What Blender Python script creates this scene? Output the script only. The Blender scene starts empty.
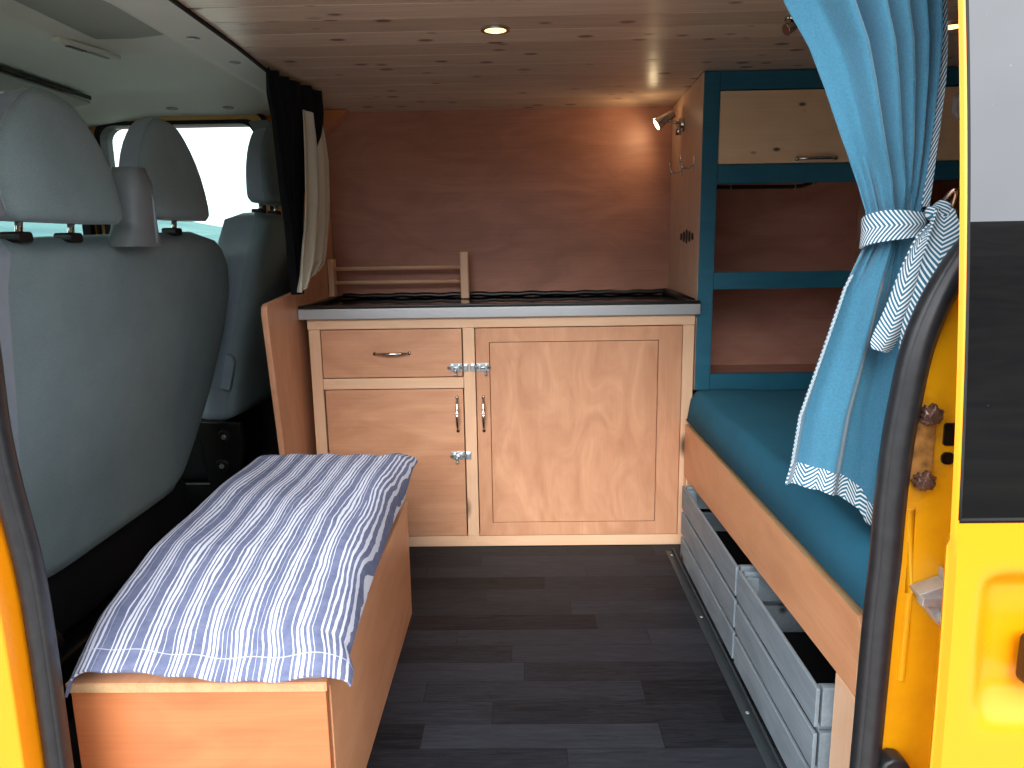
import bpy, bmesh, math, random
from mathutils import Vector, Matrix
random.seed(7)
S = bpy.context.scene
COL = S.collection
V = Vector

# ------------------------------------------------------------------ materials
def lin(c):
    return tuple(((x/255)/12.92 if x/255 <= .04045 else ((x/255+.055)/1.055)**2.4) for x in c) + (1,)

class NT:
    def __init__(s, name):
        s.m = bpy.data.materials.new(name); s.m.use_nodes = True
        s.t = s.m.node_tree; s.b = s.t.nodes['Principled BSDF']
    def n(s, typ, **k):
        o = s.t.nodes.new(typ)
        for a, v in k.items(): setattr(o, a, v)
        return o
    def l(s, a, b): s.t.links.new(a, b)
    def val(s, sock, v):
        if hasattr(v, 'node'): s.l(v, sock)
        else: sock.default_value = v
    def math(s, op, a, b=None, c=None):
        o = s.n('ShaderNodeMath', operation=op)
        s.val(o.inputs[0], a)
        if b is not None: s.val(o.inputs[1], b)
        if c is not None: s.val(o.inputs[2], c)
        return o.outputs[0]
    def coord(s, kind='Object', scale=(1, 1, 1), loc=(0, 0, 0)):
        t = s.n('ShaderNodeTexCoord'); m = s.n('ShaderNodeMapping')
        s.l(t.outputs[kind], m.inputs[0]); m.inputs['Scale'].default_value = scale; m.inputs['Location'].default_value = loc
        return m.outputs[0]
    def sep(s, v):
        o = s.n('ShaderNodeSeparateXYZ'); s.l(v, o.inputs[0]); return o.outputs
    def comb(s, x, y, z=0.):
        o = s.n('ShaderNodeCombineXYZ')
        for i, q in enumerate((x, y, z)): s.val(o.inputs[i], q)
        return o.outputs[0]
    def noise(s, vec, scale=5, detail=3, rough=.5, dist=0):
        o = s.n('ShaderNodeTexNoise'); s.l(vec, o.inputs['Vector'])
        o.inputs['Scale'].default_value = scale; o.inputs['Detail'].default_value = detail
        o.inputs['Roughness'].default_value = rough; o.inputs['Distortion'].default_value = dist
        return o.outputs['Fac']
    def ramp(s, fac, stops):
        o = s.n('ShaderNodeValToRGB'); s.l(fac, o.inputs[0]); e = o.color_ramp.elements
        while len(e) < len(stops): e.new(.5)
        for q, (p, c) in zip(e, stops): q.position = p; q.color = c if len(c) == 4 else tuple(c)+(1,)
        return o.outputs[0]
    def mix(s, f, a, b, mode='MIX'):
        o = s.n('ShaderNodeMix', data_type='RGBA', blend_type=mode)
        s.val(o.inputs[0], f); s.val(o.inputs[6], a); s.val(o.inputs[7], b); return o.outputs[2]
    def bump(s, h, strength=.2, dist=.001):
        o = s.n('ShaderNodeBump'); s.l(h, o.inputs['Height']); o.inputs['Strength'].default_value = strength
        o.inputs['Distance'].default_value = dist; s.l(o.outputs[0], s.b.inputs['Normal'])
    def fin(s, color=None, rough=.5, metal=0., ior=None, coat=None, spec=None, sheen=None):
        if color is not None: s.val(s.b.inputs['Base Color'], color)
        s.val(s.b.inputs['Roughness'], rough); s.b.inputs['Metallic'].default_value = metal
        if ior: s.b.inputs['IOR'].default_value = ior
        if coat: s.b.inputs['Coat Weight'].default_value = coat; s.b.inputs['Coat Roughness'].default_value = .08
        if spec is not None: s.b.inputs['Specular IOR Level'].default_value = spec
        if sheen: s.b.inputs['Sheen Weight'].default_value = sheen
        return s.m

def plain(name, rgb, rough=.5, metal=0., var=.06, scale=30, **k):
    t = NT(name); c = lin(rgb)
    n = t.noise(t.coord(), scale, 4)
    a = tuple(x*(1-var) for x in c[:3])+(1,); b = tuple(min(1, x*(1+var)) for x in c[:3])+(1,)
    return t.fin(t.ramp(n, [(.3, a), (.7, b)]), rough, metal, **k)

def wood(name, dark, light, axis='x', rough=.45, knots=0., fig=.5, coat=None, scale=1.):
    """plywood / timber: fine grain stretched along axis plus a broad wavy figure"""
    t = NT(name)
    st = {'x': (1, 9, 9), 'y': (9, 1, 9), 'z': (9, 9, 1)}[axis]
    broad = t.noise(t.coord(scale=tuple(q**.5*1.5*scale for q in st)), 2.2, 4, .55, 1.6)
    fine = t.noise(t.coord(scale=tuple(q*q*.35 for q in st)), 9, 3, .6)
    f = t.math('ADD', t.math('MULTIPLY', broad, .45+.5*fig), t.math('MULTIPLY', fine, .55-.5*fig))
    col = t.ramp(f, [(.25, lin(dark)), (.7, lin(light))])
    if knots:
        vv = t.n('ShaderNodeTexVoronoi'); vv.inputs['Scale'].default_value = knots
        ks = {'x': (.5, 1, 1), 'y': (1, .5, 1), 'z': (1, 1, .5)}[axis]
        t.l(t.coord(scale=ks), vv.inputs['Vector'])
        kd = t.ramp(vv.outputs['Distance'], [(.05, (1, 1, 1)), (.12, (0, 0, 0))])
        col = t.mix(kd, col, lin(tuple(int(q*.45) for q in dark)))
    t.bump(fine, .12, .0006)
    return t.fin(col, rough, coat=coat)

M = {}
M['ply_v'] = wood('birch_ply_vertical', (188, 132, 98), (222, 168, 132), 'z', .36, fig=.55)
M['ply_h'] = wood('birch_ply_horizontal', (188, 132, 98), (222, 168, 132), 'x', .36, fig=.55)
M['ply_y'] = wood('birch_ply_lengthwise', (206, 140, 96), (232, 172, 128), 'y', .36, fig=.5)
M['ply_orange'] = wood('orange_ply', (172, 98, 58), (200, 126, 80), 'x', .34, fig=.5)
M['pine_x'] = wood('pine_batten_x', (222, 176, 138), (240, 202, 168), 'x', .42, fig=.35)
M['pine_z'] = wood('pine_batten_z', (222, 176, 138), (240, 200, 166), 'z', .42, knots=5, fig=.35)
M['edge_ply'] = wood('ply_edge', (176, 138, 96), (214, 178, 132), 'y', .5, fig=.3)
M['back_ply'] = wood('reddish_ply', (152, 98, 78), (188, 130, 106), 'x', .46, fig=.6)
M['shelf_ply'] = wood('dark_red_ply', (184, 130, 112), (210, 160, 140), 'x', .45, fig=.6)
M['panel_ply'] = wood('pale_side_ply', (204, 166, 140), (224, 188, 160), 'z', .46, fig=.4)
M['pine_door'] = wood('knotty_pine_door', (222, 184, 144), (240, 208, 170), 'x', .42, knots=17, fig=.35)

def cladding():
    t = NT('pine_cladding')
    x, y, z = t.sep(t.coord())
    bw = .096
    idx = t.math('FLOOR', t.math('DIVIDE', y, bw))
    wn = t.n('ShaderNodeTexWhiteNoise', noise_dimensions='1D'); t.l(idx, wn.inputs['W'])
    vec = t.comb(t.math('ADD', x, t.math('MULTIPLY', wn.outputs['Value'], 9.)), t.math('MULTIPLY', y, 1.), 0.)
    mp = t.n('ShaderNodeMapping'); t.l(vec, mp.inputs[0]); mp.inputs['Scale'].default_value = (.8, 26, 1)
    fine = t.noise(mp.outputs[0], 5, 4, .6, .4)
    mp2 = t.n('ShaderNodeMapping'); t.l(vec, mp2.inputs[0]); mp2.inputs['Scale'].default_value = (1.2, 7, 1)
    broad = t.noise(mp2.outputs[0], 3, 3, .5, 1.)
    f = t.math('ADD', t.math('MULTIPLY', fine, .55), t.math('MULTIPLY', broad, .35))
    f = t.math('ADD', f, t.math('MULTIPLY', wn.outputs['Value'], .22))
    col = t.ramp(f, [(.3, lin((174, 146, 124))), (.75, lin((220, 194, 170)))])
    mp3 = t.n('ShaderNodeMapping'); t.l(vec, mp3.inputs[0]); mp3.inputs['Scale'].default_value = (.55, 1, 1)
    vo = t.n('ShaderNodeTexVoronoi'); t.l(mp3.outputs[0], vo.inputs['Vector']); vo.inputs['Scale'].default_value = 20
    kd = t.ramp(vo.outputs['Distance'], [(.15, (1, 1, 1)), (.26, (0, 0, 0))])
    wn2 = t.ramp(vo.outputs['Color'], [(.42, (0, 0, 0)), (.46, (1, 1, 1))])
    k = t.math('MULTIPLY', t.math('MULTIPLY', kd, wn2), .85)
    col = t.mix(k, col, lin((70, 36, 22)))
    t.bump(fine, .15, .0006)
    return t.fin(col, .34)
M['cladding'] = cladding()

def planks():
    t = NT('dark_laminate')
    x, y, z = t.sep(t.coord())
    rw = .0735
    r = t.math('FLOOR', t.math('DIVIDE', y, rw))
    w1 = t.n('ShaderNodeTexWhiteNoise', noise_dimensions='1D'); t.l(r, w1.inputs['W'])
    xs = t.math('DIVIDE', t.math('ADD', x, t.math('MULTIPLY', w1.outputs['Value'], 3.1)), .47)
    c = t.math('FLOOR', xs)
    w2 = t.n('ShaderNodeTexWhiteNoise', noise_dimensions='2D'); t.l(t.comb(r, c), w2.inputs['Vector'])
    vec = t.comb(t.math('ADD', x, t.math('MULTIPLY', w2.outputs['Value'], 7.)), t.math('MULTIPLY', y, 1.), w2.outputs['Value'])
    mp = t.n('ShaderNodeMapping'); t.l(vec, mp.inputs[0]); mp.inputs['Scale'].default_value = (2.2, 24, 1)
    g = t.noise(mp.outputs[0], 5, 5, .65, 1.3)
    f = t.math('ADD', t.math('MULTIPLY', g, .75), t.math('MULTIPLY', w2.outputs['Value'], .34))
    col = t.ramp(f, [(.28, lin((9, 11, 14))), (.82, lin((47, 51, 59)))])
    fy = t.math('FRACT', t.math('DIVIDE', y, rw)); fx = t.math('FRACT', xs)
    e = t.math('MAXIMUM', t.math('LESS_THAN', fy, .022), t.math('LESS_THAN', fx, .004))
    col = t.mix(t.math('MULTIPLY', e, .6), col, lin((10, 10, 12)))
    t.bump(g, .15, .0005)
    return t.fin(col, .5, spec=.12)
M['planks'] = planks()

def fabric(name, rgb, var=.25, wscale=700, rough=.95, bump=.3, sheen=None, blot=8):
    t = NT(name); c = lin(rgb)
    co = t.coord()
    fn = t.noise(co, wscale, 2, .7); bl = t.noise(co, blot, 4, .6)
    f = t.math('ADD', t.math('MULTIPLY', fn, .6), t.math('MULTIPLY', bl, .4))
    a = tuple(x*(1-var) for x in c[:3])+(1,); b = tuple(min(1, x*(1+var)) for x in c[:3])+(1,)
    t.bump(fn, bump, .001)
    return t.fin(t.ramp(f, [(.35, a), (.65, b)]), rough, sheen=sheen, spec=.25)
M['seat_cloth'] = fabric('grey_green_seat_cloth', (126, 146, 150), .14, 420)
M['seat_vinyl'] = plain('grey_blue_vinyl', (136, 150, 162), .42, var=.05)
M['seat_mesh'] = fabric('light_grey_seat_mesh', (140, 148, 158), .3, 260)
M['grey_plastic'] = plain('grey_plastic', (118, 128, 132), .42)
M['fleece'] = fabric('teal_fleece', (58, 112, 138), .16, 330, bump=.6, sheen=.3, blot=5)
M['mattress'] = fabric('teal_sheet', (42, 104, 130), .12, 900, bump=.1, blot=6)
M['blue_paint'] = wood('teal_paint', (22, 88, 112), (36, 106, 130), 'x', .45, fig=.5)
M['pad_cloth'] = fabric('blue_pad_cloth', (150, 156, 180), .1, 500)
M['black_cloth'] = fabric('black_cloth', (14, 15, 19), .3, 500)
M['cream_cloth'] = fabric('cream_cloth', (196, 192, 176), .08, 500)
M['headliner'] = fabric('grey_headliner', (228, 232, 222), .06, 500, bump=.15, blot=3)
M['headliner_dark'] = fabric('darker_grey_headliner', (172, 176, 168), .06, 500, bump=.15, blot=3)
M['rubber'] = plain('black_rubber', (34, 35, 38), .38, var=.25, scale=60)
M['rubber_matt'] = plain('matt_black_rubber', (14, 14, 15), .7)
M['black_plastic'] = plain('black_plastic', (12, 12, 14), .45)
M['black_metal'] = plain('black_painted_metal', (8, 8, 9), .4)
M['rail_metal'] = plain('dark_grey_metal_strip', (72, 82, 88), .4, .6)
M['chrome'] = plain('chrome', (200, 196, 190), .14, 1., var=.02)
M['zinc'] = plain('zinc_plated_steel', (196, 206, 212), .28, .85, var=.15, scale=200)
M['alu'] = plain('brushed_aluminium', (176, 180, 184), .42, .55, var=.03, scale=10)
M['worktop'] = plain('glossy_black_worktop', (12, 11, 12), .06, ior=1.6)
M['black_edge'] = plain('black_worktop_rim', (10, 10, 12), .3)
M['white_plastic'] = plain('white_plastic', (212, 216, 226), .35)
M['steel_cast'] = plain('cast_aluminium_bracket', (186, 186, 182), .5, .5, var=.12, scale=80)
M['wax'] = plain('brown_waxed_bolt', (92, 66, 56), .22, .2, var=.5, scale=90)
M['copper'] = plain('copper_pink_metal', (196, 160, 140), .25, 1.)
M['shaded_yellow'] = plain('shaded_yellow_frame', (236, 190, 120), .5)  # van yellow of the door frame, with its shade mixed into the colour

def yellow(name, grime):
    t = NT(name); co = t.coord()
    col = lin((244, 146, 0))
    if grime:
        n = t.noise(co, 9, 6, .65); n2 = t.noise(co, 70, 4, .6)
        xyz = t.sep(co)
        # rusty grime round the hinge bolts
        d = t.n('ShaderNodeVectorMath', operation='DISTANCE'); t.l(t.coord(scale=(1, 1, .55)), d.inputs[0])
        d.inputs[1].default_value = (.503, .93, .683*.55)
        m = t.math('SUBTRACT', .82, t.math('MULTIPLY', d.outputs['Value'], 11.5))
        m = t.math('ADD', m, t.math('MULTIPLY', t.math('SUBTRACT', n, .5), 1.3))
        m = t.ramp(m, [(.25, (0, 0, 0)), (.75, (.75, .75, .75))])
        col = t.mix(t.ramp(n, [(.42, (0, 0, 0)), (.75, (.5, .5, .5))]), lin((248, 176, 14)), lin((206, 130, 20)))
        col = t.mix(m, col, t.ramp(n2, [(.4, lin((120, 84, 50))), (.6, lin((188, 128, 62)))]))
    return t.fin(col, .38, coat=.08)
M['yellow'] = yellow('yellow_van_paint', False)
M['yellow_dirty'] = yellow('grimy_yellow_van_paint', True)

def stripes():
    t = NT('blue_white_striped_cloth')
    uv = t.n('ShaderNodeTexCoord').outputs['UV']; u, v, _ = t.sep(uv)
    wob = t.noise(t.comb(t.math('MULTIPLY', u, 3.), t.math('MULTIPLY', v, 1.6)), 3, 2, .5)
    wob2 = t.noise(t.comb(t.math('MULTIPLY', u, 14.), t.math('MULTIPLY', v, 9.)), 3, 2, .5)
    uu = t.math('ADD', u, t.math('MULTIPLY', t.math('SUBTRACT', wob, .5), .045))
    uu = t.math('ADD', uu, t.math('MULTIPLY', t.math('SUBTRACT', wob2, .5), .008))
    s = t.math('SINE', t.math('MULTIPLY', uu, 2*math.pi*54.))
    band = t.math('SINE', t.math('ADD', t.math('MULTIPLY', uu, 2*math.pi*9.), 1.5))
    wid = t.noise(t.comb(t.math('MULTIPLY', uu, 37.), 0., 3.), 3, 1, .5)
    thr = t.math('ADD', t.math('ADD', t.math('MULTIPLY', band, .75), .36), t.math('MULTIPLY', t.math('SUBTRACT', wid, .5), 1.8))
    gm = t.math('GREATER_THAN', u, .90); thr = t.math('ADD', t.math('MULTIPLY', thr, t.math('SUBTRACT', 1., gm)), t.math('MULTIPLY', gm, .25))
    k = t.math('SUBTRACT', s, thr)
    mask = t.ramp(t.math('ADD', t.math('MULTIPLY', k, 1.6), .5), [(.4, (0, 0, 0)), (.6, (1, 1, 1))])
    fn = t.noise(t.coord(), 60, 4, .6)
    blue = t.ramp(fn, [(.3, lin((98, 106, 138))), (.7, lin((120, 128, 158)))])
    col = t.mix(mask, blue, lin((214, 220, 236)))
    # stitched hem line near the front edge
    st = t.math('MULTIPLY', t.math('COMPARE', v, .045, .0011), .7)
    col = t.mix(st, col, lin((206, 212, 230)))
    t.bump(t.noise(t.coord(), 500, 2), .2, .0008)
    return t.fin(col, .9, spec=.2)
M['stripes'] = stripes()

def herring(name, nu=2., dens=1., base=(48, 100, 126)):
    """white chevron lines; u runs across the band, v along it (metres)"""
    t = NT(name)
    uv = t.n('ShaderNodeTexCoord').outputs['UV']; u, v, _ = t.sep(uv)
    tri = t.math('ABSOLUTE', t.math('SUBTRACT', t.math('FRACT', t.math('MULTIPLY', u, nu)), .5))
    s = t.math('SINE', t.math('MULTIPLY', t.math('ADD', v, t.math('MULTIPLY', tri, .034/dens)), 2*math.pi*155*dens))
    mask = t.ramp(t.math('ADD', t.math('MULTIPLY', s, .5), .5), [(.52, (0, 0, 0)), (.70, (1, 1, 1))])
    t.bump(t.noise(t.coord(), 500, 2), .2, .0008)
    return t.fin(t.mix(mask, lin(base), lin((212, 218, 220))), .9, spec=.2)
M['herring'] = herring('herringbone_cloth', 1.)
M['herring_fine'] = herring('herringbone_binding', .5, .8)

def emis(name, rgb, st):
    t = NT(name); t.fin(lin(rgb), .4)
    t.b.inputs['Emission Color'].default_value = lin(rgb); t.b.inputs['Emission Strength'].default_value = st
    return t.m
M['lamp_face'] = emis('warm_lamp_face', (255, 214, 140), 2.2)
M['bulb'] = emis('warm_bulb', (255, 226, 170), 6)

def glass(name, rgb=(235, 245, 240)):
    t = NT(name); t.fin((1, 1, 1, 1), .0, ior=1.45)
    tr = t.n('ShaderNodeBsdfTransparent'); tr.inputs[0].default_value = lin(rgb)
    gl = t.n('ShaderNodeBsdfGlossy'); gl.inputs['Roughness'].default_value = 0
    mx = t.n('ShaderNodeMixShader'); fr = t.n('ShaderNodeFresnel'); fr.inputs[0].default_value = 1.45
    t.l(fr.outputs[0], mx.inputs[0]); t.l(tr.outputs[0], mx.inputs[1]); t.l(gl.outputs[0], mx.inputs[2])
    t.l(mx.outputs[0], t.n('ShaderNodeOutputMaterial').inputs[0]) if False else t.l(mx.outputs[0], t.t.nodes['Material Output'].inputs[0])
    return t.m
M['glass'] = glass('clear_glass')
def tint():
    t = NT('privacy_glass')
    n = t.noise(t.coord(), 160, 2, .5)
    sp = t.ramp(n, [(.77, (0, 0, 0)), (.79, (1, 1, 1))])
    return t.fin(t.mix(sp, (.003, .003, .004, 1), lin((70, 70, 72))), t.math('MULTIPLY', sp, .4), ior=2.15)
M['tint'] = tint()

# ------------------------------------------------------------------ mesh helpers
class MB:
    def __init__(s): s.v = []; s.f = []; s.uv = {}; s.mi = {}
    def add(s, vs, fs, uvs=None, mi=0):
        b = len(s.v); s.v += [V(p) for p in vs]
        for f in fs:
            s.f.append([b+i for i in f])
            if mi: s.mi[len(s.f)-1] = mi
            if uvs: s.uv[len(s.f)-1] = [uvs[i] for i in f]
        return s
    def box(s, x0, x1, y0, y1, z0, z1, mi=0):
        vs = [(x, y, z) for z in (z0, z1) for y in (y0, y1) for x in (x0, x1)]
        return s.add(vs, [(0, 2, 3, 1), (4, 5, 7, 6), (0, 1, 5, 4), (2, 6, 7, 3), (0, 4, 6, 2), (1, 3, 7, 5)], mi=mi)
    def prism(s, pts, axis, a, b, mi=0):
        """polygon pts (2D) extruded along axis from a to b"""
        def mk(p, h):
            return {'x': (h, p[0], p[1]), 'y': (p[0], h, p[1]), 'z': (p[0], p[1], h)}[axis]
        n = len(pts)
        vs = [mk(p, a) for p in pts]+[mk(p, b) for p in pts]
        fs = [list(range(n))[::-1], list(range(n, 2*n))]+[(i, (i+1) % n, n+(i+1) % n, n+i) for i in range(n)]
        return s.add(vs, fs, mi=mi)
    def ring(s, outer, inner, axis, a, b):
        def mk(p, h):
            return {'x': (h, p[0], p[1]), 'y': (p[0], h, p[1]), 'z': (p[0], p[1], h)}[axis]
        n = len(outer)
        vs = [mk(p, a) for p in outer]+[mk(p, a) for p in inner]+[mk(p, b) for p in outer]+[mk(p, b) for p in inner]
        fs = []
        for i in range(n):
            j = (i+1) % n
            fs += [(i, j, n+j, n+i), (2*n+i, 3*n+i, 3*n+j, 2*n+j), (i, 2*n+i, 2*n+j, j), (n+i, n+j, 3*n+j, 3*n+i)]
        return s.add(vs, fs)
    def tube(s, path, r, seg=12, caps=True, ry=None, up=V((0, 0, 1))):
        P = [V(p) for p in path]; n = len(P)
        rs = r if isinstance(r, (list, tuple)) else [r]*n
        vs = []; fs = []
        for i, p in enumerate(P):
            d = (P[min(i+1, n-1)]-P[max(i-1, 0)]).normalized()
            a = up.cross(d)
            if a.length < .05: a = V((0, 1, 0)).cross(d)
            if a.length < .05: a = V((1, 0, 0)).cross(d)
            a.normalize(); b = d.cross(a)
            for k in range(seg):
                t = 2*math.pi*k/seg
                vs.append(p+a*math.cos(t)*rs[i]+b*math.sin(t)*(rs[i] if ry is None else ry))
        for i in range(n-1):
            for k in range(seg):
                fs.append((i*seg+k, i*seg+(k+1) % seg, (i+1)*seg+(k+1) % seg, (i+1)*seg+k))
        if caps: fs += [list(range(seg))[::-1], [(n-1)*seg+k for k in range(seg)]]
        return s.add(vs, fs)
    def cyl(s, a, b, r, r2=None, seg=20): return s.tube([a, b], [r, r if r2 is None else r2], seg)
    def sphere(s, c, r, sx=1, sy=1, sz=1, seg=16, rings=10):
        c = V(c); vs = []; fs = []
        for i in range(rings+1):
            ph = math.pi*i/rings
            for k in range(seg):
                t = 2*math.pi*k/seg
                vs.append(c+V((r*sx*math.sin(ph)*math.cos(t), r*sy*math.sin(ph)*math.sin(t), r*sz*math.cos(ph))))
        for i in range(rings):
            for k in range(seg):
                fs.append((i*seg+k, (i+1)*seg+k, (i+1)*seg+(k+1) % seg, i*seg+(k+1) % seg))
        return s.add(vs, fs)
    def grid(s, fn, nu, nv, uvfn=None, skip=None, mi=0):
        vs = []; uv = []; fs = []
        for j in range(nv+1):
            for i in range(nu+1):
                u, v = i/nu, j/nv
                vs.append(fn(u, v)); uv.append(uvfn(u, v) if uvfn else (u, v))
        for j in range(nv):
            for i in range(nu):
                if skip and skip((i+.5)/nu, (j+.5)/nv): continue
                a = j*(nu+1)+i; fs.append((a, a+1, a+nu+2, a+nu+1))
        return s.add(vs, fs, uv, mi)
    def obj(s, name, mat, parent=None, bevel=0., smooth=False, solid=0., sub=0, loc=None, seg=2):
        off = V(parent['_o']) if parent else V((0, 0, 0))
        me = bpy.data.meshes.new(name)
        me.from_pydata([p-off for p in s.v], [], s.f)
        if s.uv:
            ul = me.uv_layers.new(name='UVMap')
            for pi, p in enumerate(me.polygons):
                if pi in s.uv:
                    for li, q in zip(p.loop_indices, s.uv[pi]): ul.data[li].uv = q
        for pi, p in enumerate(me.polygons):
            p.material_index = s.mi.get(pi, 0)
        for m in (mat if isinstance(mat, (list, tuple)) else [mat]): me.materials.append(M[m] if isinstance(m, str) else m)
        bm = bmesh.new(); bm.from_mesh(me)
        bmesh.ops.remove_doubles(bm, verts=bm.verts, dist=1e-6)
        bmesh.ops.recalc_face_normals(bm, faces=bm.faces); bm.to_mesh(me); bm.free()
        if smooth:
            for p in me.polygons: p.use_smooth = True
        o = bpy.data.objects.new(name, me); COL.objects.link(o)
        if parent:
            o.parent = parent; o['_o'] = tuple(off)
        else:
            o.location = off; o['_o'] = tuple(off)
        if solid:
            m = o.modifiers.new('solid', 'SOLIDIFY'); m.thickness = solid; m.offset = 0
            if smooth: e_ = o.modifiers.new('split', 'EDGE_SPLIT'); e_.split_angle = math.radians(50)
        if sub:
            m = o.modifiers.new('sub', 'SUBSURF'); m.levels = sub; m.render_levels = sub
        if bevel:
            m = o.modifiers.new('bev', 'BEVEL'); m.width = bevel; m.segments = seg; m.limit_method = 'ANGLE'
            m.angle_limit = math.radians(35)
            if smooth is False:
                for p in me.polygons: p.use_smooth = True
                w = o.modifiers.new('wn', 'WEIGHTED_NORMAL'); w.keep_sharp = False
        return o

def tag(o, label=None, cat=None, group=None, kind=None):
    for k, v in (('label', label), ('category', cat), ('group', group), ('kind', kind)):
        if v: o[k] = v
    return o
def empty(name, loc, label, cat, group=None):
    o = bpy.data.objects.new(name, None); COL.objects.link(o); o.location = loc; o.empty_display_size = .05
    o['_o'] = tuple(loc)
    return tag(o, label, cat, group)
def struct(o): o['kind'] = 'structure'; return o
def box(x0, x1, y0, y1, z0, z1): return MB().box(x0, x1, y0, y1, z0, z1)
def copy_tree(o, parent=None):
    c = o.copy(); COL.objects.link(c)
    if parent: c.parent = parent
    for ch in list(o.children): copy_tree(ch, c)
    return c
def interp(tab, x):
    if x <= tab[0][0]: return tab[0][1]
    for (a, p), (b, q) in zip(tab, tab[1:]):
        if x <= b:
            t = (x-a)/(b-a)
            return tuple(m+(n-m)*t for m, n in zip(p, q)) if isinstance(p, tuple) else p+(q-p)*t
    return tab[-1][1]
def sstep(a, b, x):
    t = max(0, min(1, (x-a)/(b-a))); return t*t*(3-2*t)
def rrect(x0, x1, z0, z1, r, n=8):
    pts = []
    for cx, cz, a0 in ((x1-r, z1-r, 0), (x0+r, z1-r, 90), (x0+r, z0+r, 180), (x1-r, z0+r, 270)):
        for k in range(n+1):
            a = math.radians(a0+90*k/n); pts.append((cx+r*math.cos(a), cz+r*math.sin(a)))
    return pts
def smooth_path(pts, n=8):
    out = []
    P = [V(p) for p in pts]; P = [2*P[0]-P[1]]+P+[2*P[-1]-P[-2]]
    for i in range(1, len(P)-2):
        for k in range(n):
            t = k/n; a, b, c, d = P[i-1:i+3]
            out.append(.5*((2*b)+(-a+c)*t+(2*a-5*b+4*c-d)*t*t+(-a+3*b-3*c+d)*t**3))
    out.append(P[-2]); return out

# ------------------------------------------------------------------ the setting
struct(box(-.76, 2.1, .93, 2.70, -.03, 0).obj('floor', 'planks'))
struct(box(-2.6, -.76, .93, 2.76, -.16, -.12).obj('floor_cab', 'rubber_matt'))
struct(box(-.775, -.76, .93, 2.70, -.16, 0).obj('trim_1', 'black_metal'))

# pine boarded ceiling: real V grooves between the boards
def ceil_z(y): return interp([(.95, 1.432), (1.5, 1.440), (1.9, 1.434), (2.2, 1.421), (2.66, 1.401)], y)
prof = []
bw = .096
y = .96
k = math.floor(y/bw)
while True:
    y0 = max(.95, k*bw); y1 = min(2.70, (k+1)*bw)
    if y0 >= 2.69: break
    prof += [(y0+.0001, ceil_z(y0)+.0012), (y0+.0018, ceil_z(y0)), (y1-.0018, ceil_z(y1)), (y1-.0001, ceil_z(y1)+.0012)]
    k += 1
prof += [(2.70, 1.46), (.95, 1.48)]
struct(MB().prism(prof, 'x', -.685, 2.1).obj('ceiling', 'cladding'))
struct(MB().prism([(.95, 1.424), (1.5, 1.432), (1.9, 1.426), (2.2, 1.413), (2.58, 1.396), (2.58, 1.46), (.95, 1.46)], 'x', -.693, -.6855).obj('trim_2', 'rubber_matt', bevel=.002))

struct(box(-.705, 2.1, 2.655, 2.685, 0, 1.41).obj('wall_back', 'back_ply'))
struct(box(2.1, 2.14, .93, 2.76, -.03, 1.5).obj('wall_right', 'panel_ply'))
# small triangle of bare wood in the upper corner, beside the black curtain
struct(MB().prism([(-.665, 1.402), (-.585, 1.402), (-.60, 1.385), (-.665, 1.33)], 'y', 2.60, 2.654).obj('trim_3', 'ply_orange', bevel=.002))

# far van side with the driver's window opening
far = MB()
W0, W1, ZB, ZT = -1.53, -.945, .80, 1.392
far.box(W1, 2.14, 2.77, 2.82, -.6, 1.5)
far.box(-2.6, W1, 2.77, 2.82, -.6, ZB)
far.box(-2.6, W1, 2.77, 2.82, ZT, 1.5)
far.box(-1.60, W0, 2.77, 2.82, ZB, ZT)
far.box(-2.6, -2.3, 2.77, 2.82, ZB, ZT)
struct(far.obj('wall_far', 'yellow'))
w1 = struct(MB().ring(rrect(-1.56, -.905, .76, 1.434, .06), rrect(-1.55, -.915, .775, 1.424, .055), 'y', 2.735, 2.768).obj('window_1', 'rubber_matt'))
MB().ring(rrect(-1.55, -.915, .775, 1.424, .055), rrect(-1.53, -.94, .79, 1.396, .05), 'y', 2.752, 2.7695).obj('frame', 'shaded_yellow', w1)
MB().ring(rrect(-1.535, -.935, .785, 1.400, .05), rrect(-1.515, -.955, .80, 1.386, .05), 'y', 2.745, 2.83).obj('seal', 'rubber_matt', w1)
box(-1.53, -.955, 2.79, 2.794, .79, 1.38).obj('pane', 'glass', w1)
w2 = struct(MB().ring(rrect(-2.32, -1.585, .76, 1.40, .06), rrect(-2.29, -1.615, .80, 1.36, .05), 'y', 2.74, 2.83).obj('window_2', 'rubber_matt'))
box(-2.3, -1.6, 2.79, 2.794, .79, 1.37).obj('pane', 'glass', w2)
# driver's door trim below the window
struct(box(-2.5, -.72, 2.715, 2.768, -.12, .78).obj('wall_far_lining', 'black_plastic', bevel=.02))
# cab front with windscreen opening
fr = MB()
fr.box(-2.62, -2.58, .93, 2.82, -.6, .86); fr.box(-2.62, -2.58, .93, 2.82, 1.38, 1.5)
fr.box(-2.62, -2.58, .90, 1.02, .86, 1.38); fr.box(-2.62, -2.58, 2.68, 2.82, .86, 1.38)
struct(fr.obj('wall_left', 'yellow'))
w3 = struct(MB().ring([(1.00, .84), (2.70, .84), (2.70, 1.40), (1.00, 1.40)], [(1.03, .87), (2.67, .87), (2.67, 1.37), (1.03, 1.37)], 'x', -2.64, -2.56).obj('window_3', 'rubber_matt'))
box(-2.605, -2.60, 1.0, 2.70, .85, 1.39).obj('pane', 'glass', w3)
# roof skin
struct(box(-2.64, 2.16, .86, 2.84, 1.50, 1.53).obj('ceiling_roof_skin', 'yellow'))

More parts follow.
